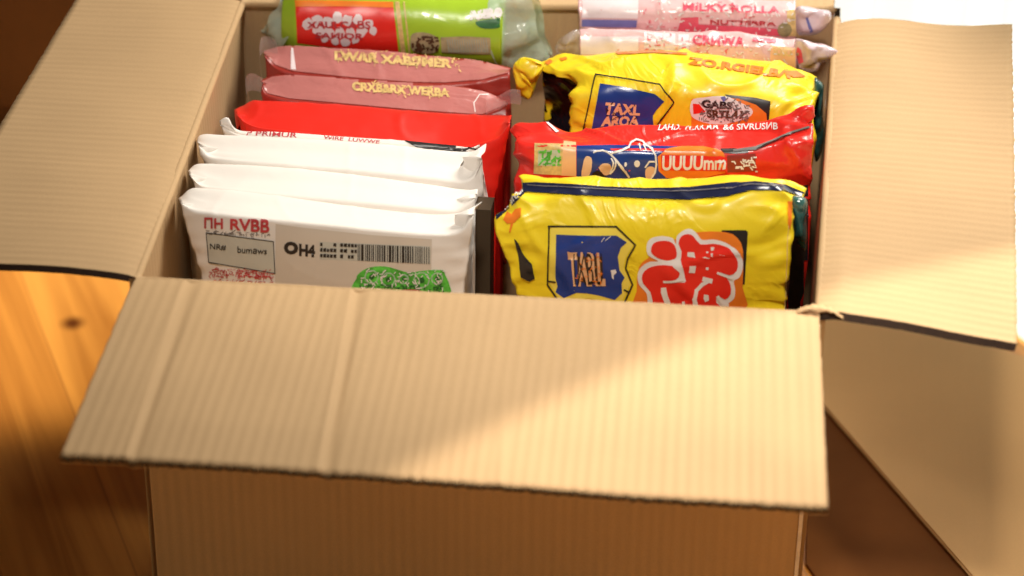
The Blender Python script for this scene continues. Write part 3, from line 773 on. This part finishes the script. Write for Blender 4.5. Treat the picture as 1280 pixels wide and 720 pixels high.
decal('logo', [C([(735, 212), (770, 200), (850, 196), (900, 215), (945, 240), (942, 262), (900, 280), (840, 292), (780, 286), (735, 262)])], yb, M['whiteink'], y2, off=.0009, smooth=3)
decal('logo_red', [C([(740, 220), (762, 222), (785, 248), (742, 256)])], yb, M['redprint'], y2, off=.0012)
text('logo_lettering', 'GABS', [C([q])[0] for q in ((770, 206), (880, 216), (876, 240), (772, 234))], yb, M['ink'], y2, off=.0013, bold=.05)
text('logo_lettering', 'SRTLAY', [C([q])[0] for q in ((786, 240), (940, 246), (920, 272), (790, 268))], yb, M['brown'], y2, off=.0013, bold=.05)
decal('logo_fleck', scribble(*C([(760, 206)])[0], *C([(930, 280)])[0], 130, .03, 1.0, 31), yb, M['greyink'], y2, off=.0015)
decal('logo_dot', [C([(836, 200), (850, 196), (858, 208), (846, 214)])], yb, M['slate'], y2, off=.0014)
text('orange_lettering', 'ZO.RGIELB\u0410', [C([q])[0] for q in ((725, 60), (1090, 108), (1080, 138), (722, 86))], yb, M['orange'], y2, off=.0007, bold=.05)
decal('orange_edge', [C([(470, 44), (600, 38), (720, 46), (720, 54), (600, 46), (480, 52)]), ], yb, M['orange'], y2, off=.0006)
decal('orange_fleck', [C([(1050, 110), (1100, 108), (1132, 128), (1090, 132)])], yb, M['orange'], y2, off=.0006)
decal('orange_fleck', [C([(225, 80), (245, 68), (255, 76), (238, 88)])], yb, M['orange'], y2, off=.0006)
decal('orange_fleck', [C([(275, 66), (300, 60), (305, 68), (285, 74)])], yb, M['orange'], y2, off=.0006)
# side gusset of foil seen at the right
crumple('side_gusset', C([(1160, 145), (1180, 140), (1196, 160), (1192, 230), (1196, 330), (1185, 400), (1165, 420), (1158, 300)]), y2, M['teal'], .268, 8, amp=.004)
# --- red pack
r2 = thing('noodle_pack', 'crinkled red glossy noodle pack between the two yellow packs', 'noodle pack', (.29, .165, .01))
seamK = C([(118, 325), (140, 300), (200, 288), (240, 286), (310, 318), (440, 300), (600, 292), (800, 304), (1000, 290), (1080, 262), (1135, 242), (1162, 268)])
creK = C([(122, 345), (150, 338), (200, 340), (250, 350), (330, 358), (440, 362), (600, 366), (800, 372), (900, 372), (1000, 352), (1085, 325), (1160, 305)])
lowK = C([(125, 500), (150, 505), (200, 510), (250, 510), (330, 515), (440, 515), (600, 520), (800, 520), (900, 520), (1000, 520), (1085, 520), (1150, 520)])
o, kb2 = loft('pouch', [('px', shift(lowK, 0, 40), .150, .006), ('px', lowK, .150, .008), ('px', mixp(creK, lowK, .45), .149, .01), ('px', mixp(creK, lowK, .1), .153, .011), ('px', creK, .160, .012),
     ('px', mixp(seamK, creK, .5), .174, .006), ('px', seamK, .186, 0)], r2, [M['red'], M['maroon']], seed=9, wr=.0014, endwr=.005, capmat=0, freq=24, endw=.2)
K = Z(640, 150, 5.818)
decal('blue_panel', [K([(470, 190), (700, 184), (1000, 188), (1230, 196), (1240, 430), (470, 430)])], kb2, M['blue'], r2, off=.0004)
decal('cream_panel', [K([(165, 170), (380, 175), (375, 400), (160, 390)])], kb2, M['gold'], r2, off=.0004)
decal('cream_panel', [K([(375, 155), (466, 165), (468, 405), (360, 400)])], kb2, M['peach'], r2, off=.0005)
decal('green_picture', [K([(190, 215), (352, 218), (350, 335), (190, 330)])], kb2, M['mint'], r2, off=.0007)
decal('green_picture', scribble(*K([(196, 220)])[0], *K([(345, 325)])[0], 40, 0, 2.0, 8), kb2, M['green'], r2, off=.0010)
decal('tan_shape', [K([(545, 262), (575, 270), (584, 310), (578, 370), (550, 405), (505, 405), (515, 330), (528, 280)])], kb2, M['skin'], r2, off=.0007, smooth=2)
decal('tan_shape', [K([(630, 345), (660, 318), (700, 315), (722, 335), (728, 375), (690, 398), (660, 390)])], kb2, M['skin'], r2, off=.0007, smooth=2)
decal('dark_shape', [K([(590, 380), (620, 360), (650, 375), (668, 400), (700, 410), (580, 410)])], kb2, M['ink'], r2, off=.0009)
decal('tan_shape', [K([(970, 360), (1000, 335), (1040, 345), (1040, 390), (1010, 425), (975, 420)])], kb2, M['skin'], r2, off=.0007, smooth=2)
wl = stroke(K(smooth_poly([(595, 235), (660, 222), (720, 250), (755, 300), (745, 350), (715, 385), (722, 360), (738, 310), (700, 258), (650, 236)], 2)[:16]), 1.9)
wl += stroke(K([(730, 240), (800, 222), (850, 205), (865, 170), (905, 148), (950, 160), (975, 190), (1020, 215), (1045, 260), (1050, 320), (1040, 380), (1010, 425)]), 2.2)
wl += stroke(K([(720, 250), (780, 320), (830, 375), (855, 410)]), 2.6) + stroke(K([(925, 180), (935, 215)]), 1.8) + stroke(K([(955, 185), (975, 222)]), 1.6) + stroke(K([(970, 340), (1000, 300), (1035, 300)]), 2.0)
decal('white_line', wl, kb2, M['whiteink'], r2, off=.0009)
decal('white_dot', [K([(910 + 22 * math.cos(a * .7), 315 + 25 * math.sin(a * .7)) for a in range(9)]), K([(825 + 10 * math.cos(a * .9), 322 + 16 * math.sin(a * .9)) for a in range(7)])], kb2, M['whiteink'], r2, off=.0009)
J = Z(820, 80, 4.5)
decal('orange_panel', [J([(10, 520), (60, 480), (140, 466), (260, 466), (340, 480), (380, 500), (400, 560), (390, 610), (250, 640), (60, 640), (15, 600)])], kb2, M['orange'], r2, off=.0006)
decal('red_band', [J([(30, 510), (370, 520), (400, 530), (395, 600), (30, 595)])], kb2, M['redprint'], r2, off=.0008)
text('white_lettering', 'UUUUmm', [J([q])[0] for q in ((36, 515), (395, 516), (388, 590), (34, 596))], kb2, M['whiteink'], r2, off=.0011, bold=.03)
decal('dark_patch', [J([(360, 480), (440, 478), (520, 488), (520, 500), (450, 506), (380, 500)])], kb2, M['ink'], r2, off=.0006)
decal('seam_line', stroke(J([(440, 492), (560, 476), (660, 436), (760, 390), (860, 358)]), 3.2), kb2, M['greyink'], r2, off=.0009)
decal('seam_line', stroke(J([(440, 496), (560, 482), (660, 444), (760, 398), (860, 366)]), 1.2), kb2, M['ink'], r2, off=.0012)
text('white_lettering', 'LAHDI WIRRIMM', [J([q])[0] for q in ((20, 345), (350, 342), (350, 372), (10, 378))], kb2, M['whiteink'], r2, off=.0009, bold=.02)
text('white_lettering', '&6 SIVRUS\u0418B', [J([q])[0] for q in ((380, 345), (690, 330), (690, 372), (376, 376))], kb2, M['whiteink'], r2, off=.0009, bold=.02)
decal('white_fleck', scribble(*J([(410, 530)])[0], *J([(560, 610)])[0], 26, -.06, 1.6, 13), kb2, M['whiteink'], r2, off=.0009)
decal('white_fleck', [K([(245, 20), (262, 22), (340, 88), (318, 98)])], kb2, M['whiteink'], r2, off=.0008)
decal('dark_underprint', [J([(400, 515), (560, 505), (560, 600), (400, 610)])], kb2, M['maroon'], r2, off=.0005)
decal('black_panel', [[(985, 236), (1030, 225), (1034, 300), (1030, 410), (985, 410)]], kb2, M['black'], r2, off=.0006)  # black laid over the red film for the dark gap and gusset
# --- front yellow pack
B = Z(600, 200, 2.909)
y1 = put('noodle_pack', 'front yellow glossy noodle pack with a navy band and a big red white-edged symbol', GN, .29, .11)
seam = B([(148, 72), (180, 58), (300, 58), (450, 66), (600, 72), (760, 68), (900, 54), (1000, 56), (1110, 74), (1178, 105)])
bt = B([(152, 84), (200, 82), (300, 88), (450, 100), (600, 106), (760, 102), (900, 86), (1000, 80), (1110, 92), (1182, 122)])
bb = B([(140, 118), (200, 120), (300, 126), (450, 134), (600, 142), (760, 146), (900, 134), (985, 112), (1100, 112), (1178, 140)])
up1 = B([(95, 170), (170, 172), (300, 178), (450, 182), (600, 186), (760, 188), (900, 182), (985, 172), (1080, 168), (1140, 180)])
md1 = B([(56, 225), (150, 240), (300, 250), (450, 255), (600, 258), (760, 262), (900, 262), (985, 258), (1080, 258), (1134, 262)])
md2 = B([(88, 322), (160, 340), (300, 350), (450, 355), (600, 358), (760, 362), (900, 362), (985, 362), (1080, 362), (1124, 362)])
lw1 = B([(150, 520), (200, 525), (300, 530), (450, 535), (600, 540), (760, 548), (900, 554), (985, 558), (1070, 562), (1110, 564)])
o, fbv = loft('pouch', [('px', shift(lw1, 0, 12), .086, .006), ('px', lw1, .084, .006), ('px', md2, .083, .009), ('px', md1, .087, .011), ('px', up1, .094, .011), ('px', bb, .101, .010), ('px', bt, .112, .007), ('px', seam, .127, .002)],
              y1, [M['yellow'], M['black']], seed=10, wr=.0012, endwr=.0055, capmat=1, gusset=.01, freq=24, endw=.2)
decal('navy_band', [bt + list(reversed(bb))], fbv, M['navy'], y1, off=.0009, cell=3)
decal('navy_band', [B([(150, 82), (165, 118), (110, 175), (62, 215), (48, 205), (85, 150)])], fbv, M['navy'], y1, off=.0004)
decal('grey_highlight', stroke(B([(175, 92), (300, 102), (450, 112), (600, 118), (760, 118), (900, 106), (985, 94), (1100, 98)]), .8), fbv, M['greyink'], y1, off=.0015)
text('grey_lettering', 'ounsrous', [B([q])[0] for q in ((80, 170), (150, 100), (158, 116), (90, 190))], fbv, M['whiteink'], y1, off=.0009)
decal('orange_flower', [B([(85, 215), (100, 190), (115, 200), (130, 180), (150, 175), (148, 205), (125, 228), (100, 232)]), B([(112, 232), (122, 230), (112, 260), (106, 262)])], fbv, M['orange'], y1, off=.0007)
decal('black_corner', [B([(125, 285), (140, 300), (160, 345), (190, 380), (200, 430), (180, 440), (150, 425), (140, 350)])], fbv, M['black'], y1, off=.0008)
Y = Z(670, 250, 4.571)
decal('shield_outline', stroke(Y([(72, 150), (460, 152), (568, 255), (525, 330), (512, 385), (552, 480), (490, 615)]), 2.0) + stroke(Y([(76, 150), (66, 480), (140, 590)]), 2.0) + stroke(Y([(66, 460), (110, 466)]), 1.8) + stroke(Y([(505, 510), (535, 525)]), 1.8), fbv, M['ink'], y1, off=.0008)
decal('shield_field', [Y([(84, 158), (455, 160), (555, 255), (512, 330), (500, 385), (540, 480), (480, 605), (300, 560), (150, 590), (76, 475)])], fbv, M['yellow2'], y1, off=.0003)
decal('shield', [Y([(116, 196), (300, 204), (460, 202), (520, 240), (486, 270), (468, 320), (478, 400), (506, 440), (490, 470), (492, 530), (450, 568), (370, 545), (290, 530), (230, 528), (160, 558), (112, 525), (124, 490), (112, 440)])], fbv, M['blue'], y1, off=.0006)
text('orange_lettering', 'TARL', [Y([q])[0] for q in ((180, 292), (388, 296), (400, 486), (190, 490))], fbv, M['peach'], y1, off=.0011, bold=.04)
text('dark_lettering', 'IXBU', [Y([q])[0] for q in ((215, 300), (376, 300), (386, 478), (222, 480))], fbv, M['ink'], y1, off=.0014, bold=-.01)
decal('orange_fleck', scribble(*Y([(210, 305)])[0], *Y([(380, 470)])[0], 26, 0, 1.0, 21), fbv, M['orange'], y1, off=.0017)
decal('dark_underprint', [Y([(235, 320), (380, 320), (385, 470), (240, 465)])], fbv, M['brown'], y1, off=.0008)
decal('white_mark', [Y([(428, 396), (455, 392), (462, 410), (445, 425), (446, 450), (436, 440)])], fbv, M['whiteink'], y1, off=.0010)
decal('white_mark', stroke(Y([(375, 235), (392, 212)]), .8) + stroke(Y([(398, 228), (428, 206)]), .8), fbv, M['whiteink'], y1, off=.0010)
decal('black_swash', [Y([(205, 602), (230, 588), (262, 584), (272, 598), (230, 606)]), Y([(300, 590), (318, 576), (360, 590), (410, 604), (350, 604)])], fbv, M['ink'], y1, off=.0010, smooth=2)
decal('small_print', stroke(Y([(608, 622), (680, 622)]), 2.0), fbv, M['brown'], y1, off=.0010)
decal('black_panel', [Y([(1060, 172), (1200, 172), (1210, 182), (1192, 480), (1160, 480)])], fbv, M['ink'], y1, off=.0004)
decal('orange_panel', [Y([(590, 380), (640, 330), (760, 240), (900, 185), (1080, 182), (1150, 215), (1182, 290), (1180, 500), (1168, 660), (600, 640), (575, 520)])], fbv, M['orange'], y1, off=.0006, smooth=2)
W1 = [(800, 250), (805, 205), (845, 172), (885, 165), (920, 190), (950, 225), (1010, 222), (1080, 240), (1140, 280), (1178, 330), (1180, 390), (1160, 440), (1130, 458), (1138, 510), (1130, 560), (1090, 590), (1075, 600), (1105, 655), (660, 650), (640, 600), (632, 530), (590, 480), (582, 420), (605, 375), (650, 348), (700, 345), (640, 310), (634, 250), (660, 215), (720, 204), (780, 215)]
decal('symbol_outline', [Y(W1)], fbv, M['whiteink'], y1, off=.0009, smooth=3)
R1 = [(815, 245), (830, 205), (868, 192), (900, 205), (940, 250), (1010, 246), (1080, 262), (1130, 305), (1152, 350), (1145, 400), (1105, 425), (1050, 405), (1090, 440), (1110, 480), (1112, 530), (1080, 562), (1040, 540), (1030, 580), (1075, 655), (690, 655), (672, 600), (655, 520), (612, 470), (608, 420), (640, 385), (700, 368), (770, 372), (815, 385), (820, 420), (800, 450), (735, 462), (845, 468), (850, 440), (838, 380), (828, 340), (832, 290)]
decal('red_symbol', [Y(R1)], fbv, M['redprint'], y1, off=.0012, smooth=2)
decal('red_symbol', [Y([(658, 275), (672, 245), (710, 230), (760, 232), (792, 255), (805, 300), (795, 330), (750, 342), (695, 325), (662, 300)])], fbv, M['redprint'], y1, off=.0012, smooth=2)
cb = [Y(p) for p in ([(868, 292), (905, 292), (912, 330), (890, 325), (865, 315)], [(878, 370), (915, 366), (908, 410), (872, 408)], [(716, 492), (745, 492), (752, 530), (770, 580), (765, 588), (735, 580), (715, 520)], [(835, 572), (850, 570), (852, 655), (826, 655)], [(960, 530), (985, 535), (988, 565), (966, 575), (955, 555)], [(998, 264), (1018, 264), (1016, 284), (1000, 286)], [(972, 288), (988, 290), (984, 302), (974, 300)], [(1000, 304), (1012, 304), (1010, 316), (1000, 314)], [(970, 378), (986, 376), (986, 392), (972, 392)])]
cb += stroke(Y([(990, 455), (950, 475), (915, 510), (905, 560), (915, 605), (945, 618)]), 4.6) + stroke(Y([(960, 445), (1000, 455)]), 6) + stroke(Y([(735, 460), (800, 458), (835, 450), (825, 400), (790, 372)]), 3.0) + stroke(Y([(1040, 545), (1065, 585), (1095, 590)]), 4.0) + stroke(Y([(1040, 410), (1080, 425), (1120, 440)]), 3.2)
decal('white_mark', cb, fbv, M['whiteink'], y1, off=.0016)
decal('side_crease', stroke(B([(1126, 145), (1118, 300), (1106, 560)]), .9), fbv, M['gold'], y1, off=.0008)
crumple('side_gusset', B([(1130, 145), (1165, 130), (1190, 150), (1188, 230), (1184, 330), (1150, 300), (1135, 270)]), y1, M['teal'], .112, 3, amp=.004)
decal('orange_print', [B([(1116, 150), (1134, 150), (1132, 200), (1126, 250), (1118, 230)])], fbv, M['orange'], y1, off=.0009)

# ------------------------------------------------------------------ floor and surroundings
a = at_z(60, 340, 0); b = at_z(180, 640, 0)
FLOOR_ROT = -math.degrees(math.atan2(b.y - a.y, b.x - a.x))
KNOT = at_z(91, 404, 0)
M['floor'] = floor_mat()
fl = link_mesh('floor', [(-4, -4, 0), (4, -4, 0), (4, 4, 0), (-4, 4, 0)], [(0, 1, 2, 3)], M['floor'], None, False)
fl['kind'] = 'structure'
# second carton lying at the right
hz = .0065
q0 = at_z(1030, 508, hz); q1 = at_z(1216, 722, hz); dirv = (q1 - q0).normalized(); side = Vector((-dirv.y, dirv.x, 0))
if side.x < 0: side = -side
fa = q0 + dirv * ((.413 - q0.x) / dirv.x); fb_ = q1 + dirv * .12
rt = fb_ + side * .34
c2 = thing('flat_carton', 'plain tan flat carton lying on the floor to the right of the open box', 'carton', ((fa + rt) / 2).xy.to_3d())
def slab(name, corners, z0, z1, parent, m, bev=.0012):
    bm = bmesh.new(); v = [bm.verts.new((p.x, p.y, z)) for z in (z0, z1) for p in corners]
    n = len(corners)
    bm.faces.new(v[0:n][::-1]); bm.faces.new(v[n:])
    for i in range(n): bm.faces.new((v[i], v[(i + 1) % n], v[n + (i + 1) % n], v[n + i]))
    bmesh.ops.recalc_face_normals(bm, faces=bm.faces[:])
    bmesh.ops.bevel(bm, geom=bm.edges[:], offset=bev, segments=2, affect='EDGES')
    bm.verts.index_update(); V = [x.co.copy() for x in bm.verts]; F = [[x.index for x in f.verts] for f in bm.faces]; bm.free()
    return link_mesh(name, V, F, m, parent, False, uvs=[(p.x, p.y) for p in V])
slab('body', [fa, fb_, rt, Vector((.70, .30, 0)), Vector((.578, .385, 0)), Vector((.413, .47, 0))], .0036, hz, c2, M['carton'])
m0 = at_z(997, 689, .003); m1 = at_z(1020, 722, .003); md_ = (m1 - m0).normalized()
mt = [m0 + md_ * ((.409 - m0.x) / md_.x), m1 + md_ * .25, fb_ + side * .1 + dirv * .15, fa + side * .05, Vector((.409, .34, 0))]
M['mat'] = mat('floor_shade_brown', (0.15, 0.055, 0.016), .9, .25, 9, spec=.05)
mo = slab('floor_mat', [Vector((p.x, p.y, 0)) for p in mt], .0008, .0032, None, M['mat'], .0004)  # added dark sheet stands in for the shade on the floor
mo['label'] = 'dark brown thin sheet added for the shade on the wooden floor between the open box and the flat carton'; mo['category'] = 'shade sheet'
# glowing white screen added on the right for the overbright background
cu = thing('glow_screen', 'glowing white fabric screen added for the overbright background behind the box at the upper right', 'screen', (.7, .5, 0))
V = []; F = []; nx = 220; nz = 16
cl_ = cr_resample([Vector(p) for p in ((.37, .86, 0), (.44, .72, 0), (.50, .61, 0), (.568, .43, 0), (.64, .385, 0), (.9, .37, 0), (1.3, .39, 0))], nx + 1)
for i in range(nx + 1):
    for k in range(nz + 1):
        p = cl_[i]; z = .003 + .46 * k / nz
        V.append(Vector((p.x + .006 * math.sin(i * .5), p.y + .008 * math.sin(i * .42) + .004 * math.sin(i * .9), z)))
for i in range(nx):
    for k in range(nz):
        a_ = i * (nz + 1) + k; F.append((a_, a_ + nz + 1, a_ + nz + 2, a_ + 1))
M['glow_cloth'] = mat('glowing_white_voile', (.9, .92, .9), .8, .02, 6, emis=((.88, 1.0, .96), .92))  # emission stands in for daylight behind the cloth
link_mesh('fabric', V, F, M['glow_cloth'], cu)

# dark cupboard added for the shaded floor behind at the left
kb_ = thing('cupboard', 'dark brown wooden cupboard added for the shaded floor behind the box at the upper left', 'cupboard', (-.6, .75, 0))
M['darkwood'] = mat('dark_brown_wood', (0.20, 0.105, 0.045), .5, .3, 5)
def R4(x0, y0, x1, y1): return [Vector((x0, y0, 0)), Vector((x1, y0, 0)), Vector((x1, y1, 0)), Vector((x0, y1, 0))]
slab('body', R4(-1.2, .60, -.10, 1.0), .002, .75, kb_, M['darkwood'], .004)
slab('door', R4(-1.18, .585, -.66, .598), .05, .73, kb_, M['darkwood'], .003)
slab('door', R4(-.65, .585, -.12, .598), .05, .73, kb_, M['darkwood'], .003)

# ------------------------------------------------------------------ light
def area(name, loc, target, size, power, col, shape='SQUARE', sy=None):
    l = bpy.data.lights.new(name, 'AREA'); l.energy = power; l.size = size; l.color = col
    if sy: l.shape = 'RECTANGLE'; l.size_y = sy
    o = bpy.data.objects.new(name, l); COL.objects.link(o); o.location = loc
    o.rotation_euler = (Vector(target) - Vector(loc)).to_track_quat('-Z', 'Y').to_euler(); return o
def spot(name, loc, target, power, col, deg, blend, rad):
    l = bpy.data.lights.new(name, 'SPOT'); l.energy = power; l.color = col; l.spot_size = math.radians(deg); l.spot_blend = blend; l.shadow_soft_size = rad
    o = bpy.data.objects.new(name, l); COL.objects.link(o); o.location = loc
    o.rotation_euler = (Vector(target) - Vector(loc)).to_track_quat('-Z', 'Y').to_euler(); return o
area('window_light', (1.0, 1.2, 1.65), (.2, .1, .3), .85, 45, (1, .94, .84))
spot('pack_fill_light', (.25, -1.0, 2.4), (.285, .165, .3), 165, (1, .94, .85), 18, .8, .12)  # added spot that brightens the pack fronts, not a lamp of the room
area('low_fill_light', (.9, -1.1, .22), (.35, 0, .17), .3, 1.6, (1, .84, .58))
# lamp standing in for the low sun: its beam edge falls across the front flap
A0 = at_z(955, 392, H); A1 = at_z(510, 582, H)
dl = (A0 - A1).normalized(); nl = Vector((dl.y, -dl.x, 0))      # towards the lit side
if nl.x < 0: nl = -nl
R_ = 1.1
cen = (A0 + A1) / 2 + nl * R_
L0 = Vector((cen.x + .55, cen.y + 2.0, 2.9))
lo, hi = -2.0, 2.0
for _ in range(50):                        # aim so that both ends of the light edge lie on the rim of the beam
    md = (lo + hi) / 2; tg = cen + dl * md; ax = (tg - L0).normalized()
    if (A0 - L0).normalized().dot(ax) > (A1 - L0).normalized().dot(ax): hi = md
    else: lo = md
cen = cen + dl * md
ang = math.acos((A0 - L0).normalized().dot((cen - L0).normalized()))
spot('sun_lamp', L0, cen, 430, (1, .88, .74), 2 * math.degrees(ang) * 1.005, .025, .012)
spot('flap_fill_light', (1.0, 1.0, 2.2), (.475, .265, H), 12, (1, .92, .8), 11, 1.0, .05)  # extra spot added to lift the right flap
fp = at_z(60, 385, 0)
spot('floor_patch_fill', (-.9, -.2, 1.2), fp, 120, (1, .84, .58), 13, .6, .03)  # added spot makes the bright patch of floor at the left
spot('floor_glint_fill', (1.3, -1.5, .8), at_z(1006, 706, 0), 130, (1, .88, .6), 1.7, .2, .01)  # added narrow spot for the bright sliver of floor beside the box
w = bpy.data.worlds.new('World'); SC.world = w; w.use_nodes = True
w.node_tree.nodes['Background'].inputs['Color'].default_value = (1, .86, .7, 1)
w.node_tree.nodes['Background'].inputs['Strength'].default_value = .10

# ------------------------------------------------------------------ camera
cd = bpy.data.cameras.new('camera'); cam = bpy.data.objects.new('camera', cd); COL.objects.link(cam)
cam.location = CAM; cam.rotation_euler = Euler((0.97117, -0.01197, 0.09278), 'XYZ')
cd.sensor_width = 36; cd.lens = FPX / 1280 * 36; cd.clip_end = 50; cd.clip_start = .05
cd.dof.use_dof = True
cd.dof.focus_distance = (at_y(760, 300, .15) - CAM).dot(ray(640, 360)); cd.dof.aperture_fstop = 5.0
SC.camera = cam
SC.view_settings.view_transform = 'Standard'; SC.view_settings.look = 'None'; SC.view_settings.exposure = 0; SC.view_settings.gamma = 1
SC.cycles.max_bounces = 8; SC.cycles.transparent_max_bounces = 12
